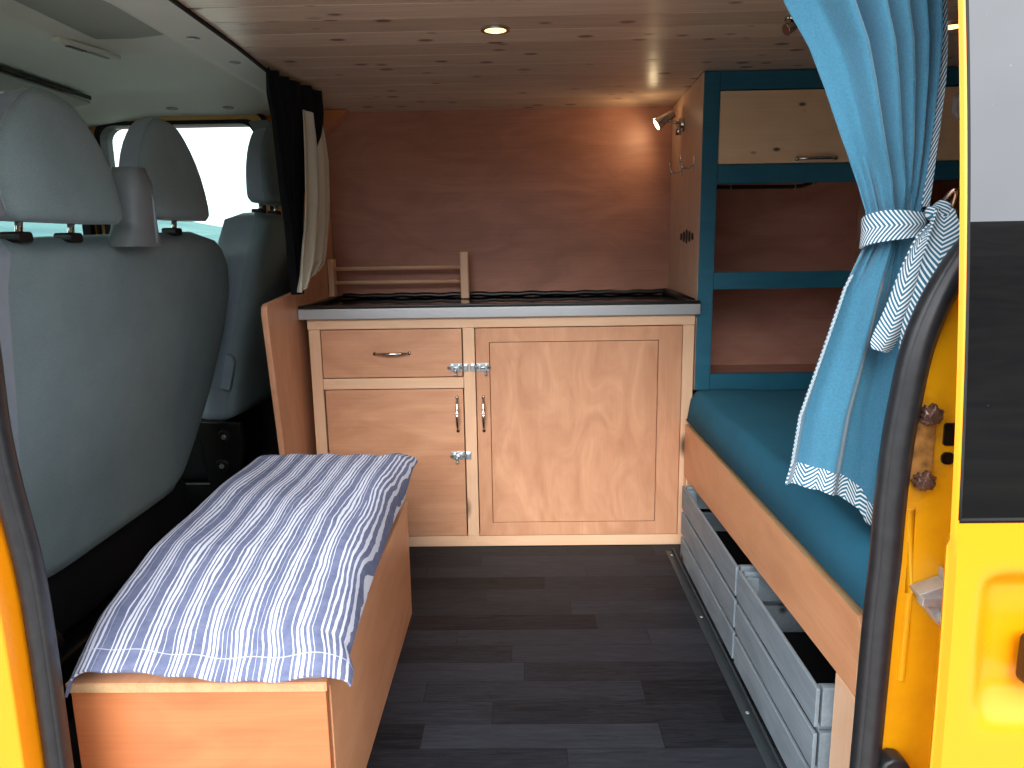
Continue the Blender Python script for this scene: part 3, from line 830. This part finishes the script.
# fixtures on the pale side panel
PX = .5200
sl_ = empty('spot_lamp', (PX, 2.47, 1.30), 'small chrome spotlight, switched on, on the pale side panel', 'lamp')
MB().cyl((PX, 2.47, 1.318), (PX-.012, 2.47, 1.318), .020, .018, 24).obj('wall_plate', 'chrome', sl_, bevel=.002)
MB().tube([(PX-.012, 2.47, 1.318), (PX-.030, 2.47, 1.322), (PX-.045, 2.48, 1.328)], .0045, 10).obj('arm', 'chrome', sl_, smooth=True)
hd = MB().cyl((.492, 2.485, 1.350), (.438, 2.485, 1.317), .014, .020, 24)
hd_o = hd.obj('head', 'chrome', sl_, smooth=True, bevel=.001)
MB().cyl((.4378, 2.485, 1.3168), (.4360, 2.485, 1.3157), .0165, .0165, 24).obj('bulb', 'bulb', hd_o)
MB().cyl((PX, 2.455, 1.296), (PX-.018, 2.455, 1.296), .006, .006, 16).cyl((PX-.018, 2.455, 1.312), (PX-.018, 2.455, 1.280), .009, .009, 16).obj('switch', 'chrome', sl_, smooth=True)
def hook(par, y):
    MB().tube(smooth_path([(PX, y, 1.175), (PX-.016, y, 1.164), (PX-.034, y, 1.166), (PX-.042, y, 1.184), (PX-.040, y, 1.200)], 5), .0028, 8).obj('lower_prong', 'chrome', par, smooth=True)
    MB().box(PX-.002, PX-.0003, y-.008, y+.008, 1.155, 1.20).obj('plate', 'chrome', par, bevel=.001)
hook(empty('coat_hook', (PX, 2.30, 1.17), 'nearer curved metal hook on the pale side panel, next to the teal frame', 'hook'), 2.30)
hook(empty('coat_hook', (PX, 2.46, 1.17), 'farther curved metal hook on the pale side panel, nearest the back wall', 'hook'), 2.46)
tv = empty('air_vent', (PX, 2.40, .962), 'black slatted oval vent in the pale side panel above the worktop', 'vent')
vm = MB()
for k in range(5):
    yy = 2.37+(k-2)*.040; h = .022-.0055*abs(k-2)
    vm.prism([(yy+.010*math.cos(a), .962+h*math.sin(a)) for a in [2*math.pi*q/16 for q in range(16)]], 'x', PX-.003, PX)
vm.obj('slots', 'black_plastic', tv)

# ceiling lights
def downlight(x, y, label):
    z = ceil_z(y)
    e = empty('ceiling_downlight', (x, y, z), label, 'ceiling light', None)
    MB().ring([(x+.034*math.cos(a), y+.034*math.sin(a)) for a in [2*math.pi*k/32 for k in range(32)]], [(x+.025*math.cos(a), y+.025*math.sin(a)) for a in [2*math.pi*k/32 for k in range(32)]], 'z', z-.005, z+.002).obj('ring', 'chrome', e, bevel=.001)
    MB().cyl((x, y, z-.0035), (x, y, z+.001), .0249, None, 32).obj('lamp_face', 'lamp_face', e)
downlight(-.055, 1.815, 'round glowing downlight in the boarded ceiling, above the middle of the floor')
downlight(1.01, 1.86, 'round glowing downlight in the ceiling, right of the blue curtain')
cs = empty('ceiling_spot_lamp', (.61, 1.775, ceil_z(1.775)), 'small chrome ceiling spotlight, off, at the left edge of the blue curtain', 'lamp')
zz = ceil_z(1.775)
MB().cyl((.612, 1.775, zz), (.612, 1.775, zz-.008), .020, .018, 24).obj('base', 'chrome', cs, bevel=.002)
MB().tube([(.612, 1.775, zz-.008), (.606, 1.77, zz-.016), (.600, 1.765, zz-.022)], .004, 8).obj('arm', 'chrome', cs, smooth=True)
MB().cyl((.618, 1.768, zz-.016), (.592, 1.762, zz-.030), .010, .014, 8).obj('head', 'chrome', cs, bevel=.002)

# ------------------------------------------------------------------ bed
bd = empty('bed', (1.2, 1.6, 0), 'fixed bed base with a long plywood side board and pine posts on the right', 'bed')
MB().prism([(1.008, .270), (1.008, .384), (1.020, .396), (2.200, .396), (2.200, .232), (1.09, .268)], 'x', .4935, .5090).obj('side_board', 'ply_y', bd, bevel=.001)
MB().box(.4938, .5088, 1.0065, 1.0078, .271, .383).box(.4938, .5088, 1.021, 2.199, .3962, .3968).obj('board_edge', 'edge_ply', bd)
box(.5095, .546, .998, 1.045, .001, .379).obj('post', 'pine_z', bd, bevel=.002) if False else None
MB().box(.4940, .530, 1.008, 1.078, .001, .2665).obj('post', 'pine_z', bd, bevel=.002)
MB().box(.4935, .530, 2.165, 2.200, .001, .231).obj('post', 'pine_z', bd, bevel=.002)
box(.5095, 2.05, .990, 2.200, .366, .384).obj('platform', 'ply_y', bd)
box(.531, .80, 2.150, 2.185, .236, .26).obj('cross_batten', 'pine_x', bd, bevel=.002)
box(1.0, 1.03, 1.0, 2.2, .001, .365).obj('partition', 'black_metal', bd)
mt = MB()
def mtop(u, v):
    x = .4945+1.55*u; y = .988+1.212*v
    ex = min((x-.4945)/.035, 1); ey = min((2.2-y)/.02, 1, (y-.985)/.03)
    k = math.sqrt(max(0, 1-(1-ex)**2))*math.sqrt(max(0, 1-(1-max(0, ey))**2))
    wob = .0025*math.sin(x*9+y*7)+.002*math.sin(y*17-x*5)+.0015*math.sin(x*23+y*3)
    return V((x, y, .412+(.092+wob)*k))
mt.grid(mtop, 160, 70)
vs_ = [(.512, .987, .3855), (2.05, .987, .3855), (2.05, 2.2, .3855), (.512, 2.2, .3855)]
mo = mt.obj('mattress', 'mattress', smooth=True)
mm = mo.modifiers.new('solid', 'SOLIDIFY'); mm.thickness = .012; mm.offset = -1
tag(mo, 'thick mattress in a teal blue sheet on the bed', 'mattress')

# ------------------------------------------------------------------ crates
M['crate'] = wood('grey_washed_wood', (100, 114, 124), (146, 160, 170), 'y', .6, knots=9, fig=.45)
M['crate_in'] = M['crate']
def crate(y0, y1, label, lift=.004):
    X0_, X1_ = .468, .78
    c = empty('storage_crate', ((X0_+X1_)/2, (y0+y1)/2, 0), label, 'crate', None)
    hts = [(lift+.004, lift+.069), (lift+.081, lift+.147), (lift+.159, lift+.229)]
    for z0, z1 in hts:
        box(X0_, X0_+.007, y0+.0, y1-.0, z0, z1).obj('side_slat', 'crate', c, bevel=.0015)
        box(X1_-.011, X1_, y0, y1, z0, z1).obj('side_slat', 'crate', c, bevel=.0015)
        box(X0_+.0115, X1_-.0115, y0+.001, y0+.013, z0, z1).obj('end_slat', 'crate', c, bevel=.0015)
        box(X0_+.0115, X1_-.0115, y1-.013, y1-.001, z0, z1).obj('end_slat', 'crate', c, bevel=.0015)
    for x in (X0_+.012, X1_-.040):
        for y in (y0+.0135, y1-.0275): box(x, x+.028, y, y+.014, lift, lift+.222).obj('corner_batten', 'crate', c, bevel=.0015)
    box(X0_+.0118, X1_-.012, y0+.0135, y1-.0135, lift, lift+.0035).obj('bottom', 'crate', c)
    q = box(X0_+.05, X1_-.05, y0+.03, y1-.03, lift+.004, lift+.10).obj('shade_block', 'black_cloth', c, bevel=.01)  # black block added to stand in for the shade inside the crate
    return c
crate(1.083, 1.525, 'grey washed slatted wooden crate under the bed, the nearer one')
crate(1.540, 2.10, 'grey washed slatted wooden crate under the bed, the farther one beside the cabinet')
rl = empty('floor_rail', (.448, 1.55, 0), 'dark grey metal strip screwed to the floor in front of the crates', 'rail')
MB().box(.434, .460, .96, 2.155, .0005, .0035).box(.456, .460, .96, 2.155, .0035, .012).obj('strip', 'rail_metal', rl, bevel=.0008)
for y in (1.35, 1.74, 2.12): MB().sphere((.447, y, .0038), .0045, 1, 1, .5).obj('screw', 'zinc', rl, smooth=True)

# ------------------------------------------------------------------ bench box and striped cushion
bb = empty('bench_box', (-.495, 1.38, 0), 'plywood storage bench box in the doorway at lower left', 'storage bench')
bx = MB()
box(-.688, -.302, .990, 1.008, .001, .297).obj('front_panel', 'ply_orange', bb, bevel=.0015)
box(-.316, -.300, 1.0085, 1.774, .001, .297).obj('side_panel', 'ply_y', bb, bevel=.0015)
box(-.690, -.674, 1.0085, 1.774, .001, .297).obj('side_panel', 'ply_y', bb, bevel=.0015)
box(-.6735, -.3165, 1.758, 1.774, .001, .297).obj('back_panel', 'ply_orange', bb, bevel=.0015)
box(-.692, -.299, .986, 1.776, .2975, .313).obj('lid', 'ply_y', bb, bevel=.0015)
box(-.690, -.302, .9850, .9858, .2985, .312).obj('lid_edge', 'edge_ply', bb)
# striped cloth draped over a foam pad
def cush(u, v):
    # u across (left->right), v along (near->far)
    y = .962+.826*v+.010*math.sin(u*5+1)*(1-v)
    xl = interp([(0, -.682), (.15, -.700), (.35, -.698), (.7, -.690), (1, -.672)], v); xr = interp([(0, -.256), (.05, -.262), (.10, -.278), (.3, -.288), (.7, -.287), (.95, -.276), (1, -.272)], v)
    x = xl+(xr-xl)*u
    top = interp([(0, .341), (.04, .352), (.12, .372), (.22, .396), (.34, .418), (.6, .436), (.93, .446), (1, .430)], v)
    du = min(u, (1-u)*.8)
    edge = math.sqrt(max(0, 1-(1-min(du/.10, 1))**2))
    low = top-(.045 if u > .5 else .040)
    if u > .5: low = top-interp([(0, .020), (.08, .040), (.3, .085), (.8, .075), (1, .02)], v)
    z = low+(top-low)*edge
    z += .0035*math.sin(v*19+u*7)*edge*(1-v*.5)+.002*math.sin(u*31+v*6)*edge
    if v < .10: z += -.003*math.sin(u*4.2)*(1-v/.1)
    return V((x, y, z))
co_ = MB().grid(cush, 90, 130).obj('striped_cloth', 'stripes', smooth=True, solid=.003)
tag(co_, 'blue and white striped cloth spread over the bench cushion', 'cloth')
pd_ = MB()
def padpt(u, v):
    p = cush(.07+.82*u, .05+.92*v); return V((p.x, p.y, max(.3145, p.z-.016)))
pd_.grid(padpt, 40, 50)
pd_.grid(lambda u, v: V((padpt(u, v).x, padpt(u, v).y, .3138)), 40, 50)
for kk in range(2):
    pd_.grid(lambda u, v, kk=kk: V((padpt(kk, u).x, padpt(kk, u).y, .3138+(padpt(kk, u).z-.3138)*v)), 50, 1)
    pd_.grid(lambda u, v, kk=kk: V((padpt(u, kk).x, padpt(u, kk).y, .3138+(padpt(u, kk).z-.3138)*v)), 40, 1)
tag(pd_.obj('bench_cushion', 'pad_cloth', smooth=False), 'cushion pad under the striped cloth on the bench box', 'cushion')

# ------------------------------------------------------------------ blue door curtain and tieback
cu = empty('door_curtain', (.50, 1.03, 1.30), 'teal blue fleece curtain tied back at the right of the doorway', 'curtain')
# z : (left x, right x, fold depth)
CT = [(.552, (.388, .535, .010)), (.62, (.388, .540, .012)), (.70, (.396, .548, .013)), (.80, (.424, .556, .014)), (.88, (.446, .556, .014)), (.94, (.474, .545, .012)), (.965, (.476, .541, .010)), (.985, (.475, .541, .011)), (1.02, (.464, .543, .014)), (1.08, (.437, .546, .017)), (1.15, (.408, .549, .019)), (1.20, (.385, .548, .021)), (1.25, (.352, .543, .022)), (1.32, (.315, .540, .022))]
def cpt(u, z, off=0):
    a, b, d = interp(CT, z)
    up = sstep(.93, 1.02, z)
    # folds gather towards the right at the top, broad below
    ph = u**2.1
    f = math.sin(2*math.pi*(ph*5.2+.15)+.5*math.sin(z*7))*.9+.35*math.sin(2*math.pi*(ph*10.3)+z*3)
    g = math.sin(2*math.pi*(u*2.1+.05)+.4*math.sin(z*5))*.9+.25*math.sin(2*math.pi*u*5.1+2+z*4)
    F_ = d*(f*up+g*(1-up))
    gather = .006*(math.sin(u*38)+math.sin(u*61+1))*(1-min(1, abs(z-.965)/.10))
    x = a+(b-a)*u+.30*d*math.cos(2*math.pi*(ph*5.2+.15))*up*math.sin(math.pi*u)
    return V((x, 1.035+F_+gather+off, z))
zt, zb_ = 1.345, .600
def hem(u): return interp([(0, .628), (.3, .622), (.55, .606), (.70, .590), (.76, .572), (1, .552)], u)
def curt(u, v):
    h = hem(u); z = h+(zt-h)*v
    return cpt(u, z)
MB().grid(curt, 200, 160).obj('cloth', 'fleece', cu, smooth=True, solid=.002)
def hemf(u, v):
    h = hem(u); z = h-.032+.032*v
    p = cpt(u, h); q = V((p.x+(-.007*(1-v)*(1-u)), p.y+.002*math.sin(u*25)*(1-v), z)); return q
MB().grid(hemf, 160, 6, uvfn=lambda u, v: (u*6.0, v*.032)).obj('hem_band', herring('hem_herringbone', 1., 1.), cu, smooth=True, solid=.0025)
def edge_strip(u0, w, z0, z1, nm, yo=-.016):
    def fn(u, v):
        z = z0(0) + (z1-z0(0))*v if callable(z0) else z0+(z1-z0)*v
        p = cpt(u0, z); return V((p.x+(u-.5)*w, p.y+yo, p.z))
    return MB().grid(fn, 2, 90, uvfn=lambda u, v: (u, v*.35)).obj(nm, 'herring_fine', cu, smooth=True, solid=.003)
edge_strip(1.0, .0095, .99, 1.345, 'edge_binding')
edge_strip(0.0, .0035, .628, .90, 'edge_binding', -.001)
rod = MB().cyl((-.60, 1.035, 1.348), (.62, 1.035, 1.348), .006, None, 12)
tag(rod.obj('curtain_rail', 'chrome', smooth=True), 'thin metal rail carrying the blue curtain above the doorway', 'curtain rail')

tb = empty('tieback', (.55, 1.03, .98), 'herringbone blue and white cloth tieback knotted round the blue curtain', 'tieback')
def band(u, v):
    # wraps the waist: front half then behind
    a = math.pi*(-.06+1.12*u)
    cx, cy = .508, 1.035
    x = cx-.041*math.cos(a); y_ = cy-.034*math.sin(a)-.002
    zc = .955+.024*u**1.2+.004*math.sin(u*6)
    hw = .0205-.009*sstep(.25, 1, u)
    return V((x, y_+.001*math.sin(v*9), zc+hw*(v*2-1)))
MB().grid(band, 50, 8, uvfn=lambda u, v: (v*1., u*.16)).obj('band', 'herring', tb, smooth=True, solid=.003)
kn = MB().sphere((.551, .998, .980), .017, 1.15, .9, .85, 20, 14)
for q in kn.v: q += V((0, -.002*math.sin(q.x*400), .0025*math.sin(q.x*260+q.z*180)))
kb = len(kn.f)
for i, f in enumerate(kn.f): kn.uv[i] = [((kn.v[k].z-.96)*28, (kn.v[k].x+kn.v[k].z*.4)) for k in f]
kn.obj('knot', 'herring', tb, smooth=True)
def tail(path, widths, nm, yoff=0., twist=.0, nu=1.):
    P = smooth_path([(x, y, z) for x, y, z in path], 10); L = len(P)-1
    def fn(u, v):
        t = v*L; i = min(int(t), L-1); p = P[i].lerp(P[i+1], t-i)
        w = interp(widths, v)
        d = (P[i+1]-P[i]).normalized(); s = V((d.z, 0, -d.x)).normalized()
        if s.x < 0: s = -s
        return p+s*w*(u-.5)+V((0, .006*math.sin(u*math.pi*1.3+v*3)*(w/.04), 0))
    MB().grid(fn, 10, 60, uvfn=lambda u, v: (u*nu, v*.19)).obj(nm, 'herring', tb, smooth=True, solid=.003)
tail([(.540, .990, .968), (.522, .986, .945), (.509, .985, .905), (.498, .985, .86), (.488, .986, .825), (.480, .988, .800)], [(0, .008), (.2, .014), (.5, .024), (.8, .032), (.94, .032), (1, .022)], 'tail')
tail([(.548, .985, .985), (.547, .978, .955), (.542, .977, .92), (.531, .978, .875), (.518, .980, .835), (.508, .984, .79)], [(0, .022), (.2, .036), (.55, .042), (.8, .028), (1, .010)], 'tail')
hk = MB().tube(smooth_path([(.553, 1.01, .985), (.552, .990, 1.000), (.556, .982, 1.008), (.560, .984, 1.002), (.559, .992, .980)], 6), .0032, 8)
tag(hk.obj('tieback_hook', 'copper', smooth=True), 'pinkish metal hook holding the curtain tieback', 'hook')

# ------------------------------------------------------------------ cab divider curtain (black outside, cream lining)
cc = empty('cab_curtain', (-.65, 2.3, 1.39), 'black curtain with cream lining bunched between the cab and the kitchen', 'curtain')
BT = [(.815, (2.10, 2.14, -.648)), (1.0, (2.08, 2.18, -.648)), (1.10, (2.05, 2.22, -.648)), (1.20, (2.03, 2.30, -.640)), (1.28, (2.02, 2.34, -.612)), (1.34, (1.99, 2.34, -.600)), (1.404, (2.00, 2.34, -.602))]
def bfn(u, v):
    z = .815+(1.404-.815)*v; a, b, c = interp(BT, z)
    return V((-.648+(c+.648)*sstep(.15, 1, u)+.009*math.sin(u*34+z*2)+.004*math.sin(u*57), a+(b-a)*u, z))
MB().grid(bfn, 120, 50).obj('outer_cloth', 'black_cloth', cc, smooth=True, solid=.003)
CTm = [(.822, (2.135, 2.23)), (.86, (2.15, 2.33)), (.90, (2.165, 2.445)), (.95, (2.19, 2.48)), (1.0, (2.222, 2.51)), (1.10, (2.262, 2.56)), (1.23, (2.288, 2.575)), (1.30, (2.297, 2.55)), (1.352, (2.304, 2.51))]
def cfn(u, v):
    top = 1.352+.006*math.sin(u*9); bot = .818+.075*max(0, u-.25)
    z = bot+(top-bot)*v; a, b = (q*.9415 for q in interp(CTm, z)); a += .012; b -= .01; z = .95+(z-.95)*.9415
    return V((-.612+.009*math.sin(u*13+1.+z*1.5)+.004*math.sin(u*29+z*4)-.004*u, a+(b-a)*u, z))
MB().grid(cfn, 80, 60).obj('lining', 'cream_cloth', cc, smooth=True, solid=.003)

# ------------------------------------------------------------------ outdoors
def terrain(name, y0, y1, hfun, cols, scale, n=70):
    t = NT(name+'_mat'); nn = t.noise(t.coord(), scale, 6, .6)
    m_ = t.fin(t.ramp(nn, cols), .95, spec=.1)
    o = MB().grid(lambda u, v: V((-1200+2400*u, y0+(y1-y0)*v, hfun(-1200+2400*u, y0+(y1-y0)*v))), n, n)
    return struct(o.obj(name, m_, smooth=True))
terrain('ground_field', 30, 330, lambda x, y: -.7-.012*y+2.2*sstep(60, 330, y), [(.35, lin((92, 116, 66))), (.6, lin((126, 136, 80)))], .03)
terrain('ground_hills', 300, 1100, lambda x, y: -6+sstep(300, 1000, y)*(40+10*math.sin(x*.008+.6)+6*math.sin(x*.021)), [(.35, lin((80, 112, 118))), (.65, lin((106, 138, 138)))], .008)
terrain('ground_yard', -3, 32, lambda x, y: -.60, [(.35, lin((150, 148, 144))), (.65, lin((178, 176, 170)))], 2.5, 20)
terrain('ground_moor', -160, -2.9, lambda x, y: -.61+41*sstep(-9, -125, y)*(.30+.70*sstep(22, 62, x*125/max(60, -y)))*(1+.004*math.sin(x*.4)+.003*math.sin(x*1.1)), [(.35, lin((20, 20, 16))), (.65, lin((44, 42, 32)))], .35, 160)

# ------------------------------------------------------------------ light
w = bpy.data.worlds.new('World'); S.world = w; w.use_nodes = True
nt = w.node_tree; bg = nt.nodes['Background']
tc = nt.nodes.new('ShaderNodeTexCoord'); sp = nt.nodes.new('ShaderNodeSeparateXYZ'); nt.links.new(tc.outputs['Generated'], sp.inputs[0])
rp = nt.nodes.new('ShaderNodeValToRGB'); nt.links.new(sp.outputs[2], rp.inputs[0])
e = rp.color_ramp.elements
e[0].position = 0.; e[0].color = (.80, .86, .95, 1); e[1].position = .6; e[1].color = (1, 1.04, 1.10, 1)
ns = nt.nodes.new('ShaderNodeTexNoise'); ns.inputs['Scale'].default_value = 2.2; ns.inputs['Detail'].default_value = 4
nt.links.new(tc.outputs['Generated'], ns.inputs['Vector'])
mr = nt.nodes.new('ShaderNodeMapRange'); nt.links.new(ns.outputs['Fac'], mr.inputs[0]); mr.inputs[1].default_value = .3; mr.inputs[2].default_value = .7; mr.inputs[3].default_value = .85; mr.inputs[4].default_value = 1.1
mu = nt.nodes.new('ShaderNodeVectorMath'); mu.operation = 'SCALE'; nt.links.new(rp.outputs[0], mu.inputs[0]); nt.links.new(mr.outputs[0], mu.inputs['Scale'])
nt.links.new(mu.outputs[0], bg.inputs[0]); bg.inputs[1].default_value = 2.7

def light(kind, name, loc, energy, color, **k):
    L = bpy.data.lights.new(name, kind); L.energy = energy; L.color = color
    for a, v in k.items(): setattr(L, a, v)
    o = bpy.data.objects.new(name, L); COL.objects.link(o); o.location = loc; return o
# light of the chrome spot lamp, thrown left and onto the ply behind
s1 = light('SPOT', 'spot_lamp_light', (.432, 2.485, 1.313), 1.0, (1., .68, .36), spot_size=math.radians(150), spot_blend=.6, shadow_soft_size=.015)
s1.rotation_euler = V((-.75, .55, -.25)).to_track_quat('-Z', 'Y').to_euler()
s2 = light('POINT', 'spot_lamp_spill', (.428, 2.50, 1.335), .13, (1., .75, .42), shadow_soft_size=.012)
for x, y in ((-.055, 1.815), (1.01, 1.86)):
    q = light('SPOT', 'downlight_light', (x, y, ceil_z(y)-.012), 1.2, (1., .82, .58), spot_size=math.radians(120), spot_blend=.8, shadow_soft_size=.02)
# soft brighter patch of overcast sky
sn = light('SUN', 'hazy_sun', (0, -2, 3), 2.6, (1., .96, .90), angle=math.radians(34))
sn.rotation_euler = V((.12, .86, -.50)).to_track_quat('-Z', 'Y').to_euler()

# ------------------------------------------------------------------ camera
xd = V((0.999791733744442, 0.012634946094773298, 0.01602645542422783)); yd = V((0.013360604924595216, 0.18838452943679257, -0.9820044619577485)); zd = V((-0.0154267097052959, 0.98201406670478, 0.1881764847732259))
cam = bpy.data.cameras.new('camera'); co = bpy.data.objects.new('camera', cam); COL.objects.link(co)
R = Matrix(((xd.x, xd.y, xd.z), (yd.x, yd.y, yd.z), (zd.x, zd.y, zd.z)))
co.matrix_world = Matrix.Translation((0, 0, .95)) @ R.to_4x4()
cam.sensor_width = 36; cam.lens = 735/1024*36; cam.clip_start = .05; cam.clip_end = 3000
S.camera = co

vs = S.view_settings
vs.view_transform = 'Standard'; vs.look = 'None'; vs.gamma = 1; vs.use_curve_mapping = False
vs.exposure = .35
for o in bpy.data.objects:
    if '_o' in o: del o['_o']
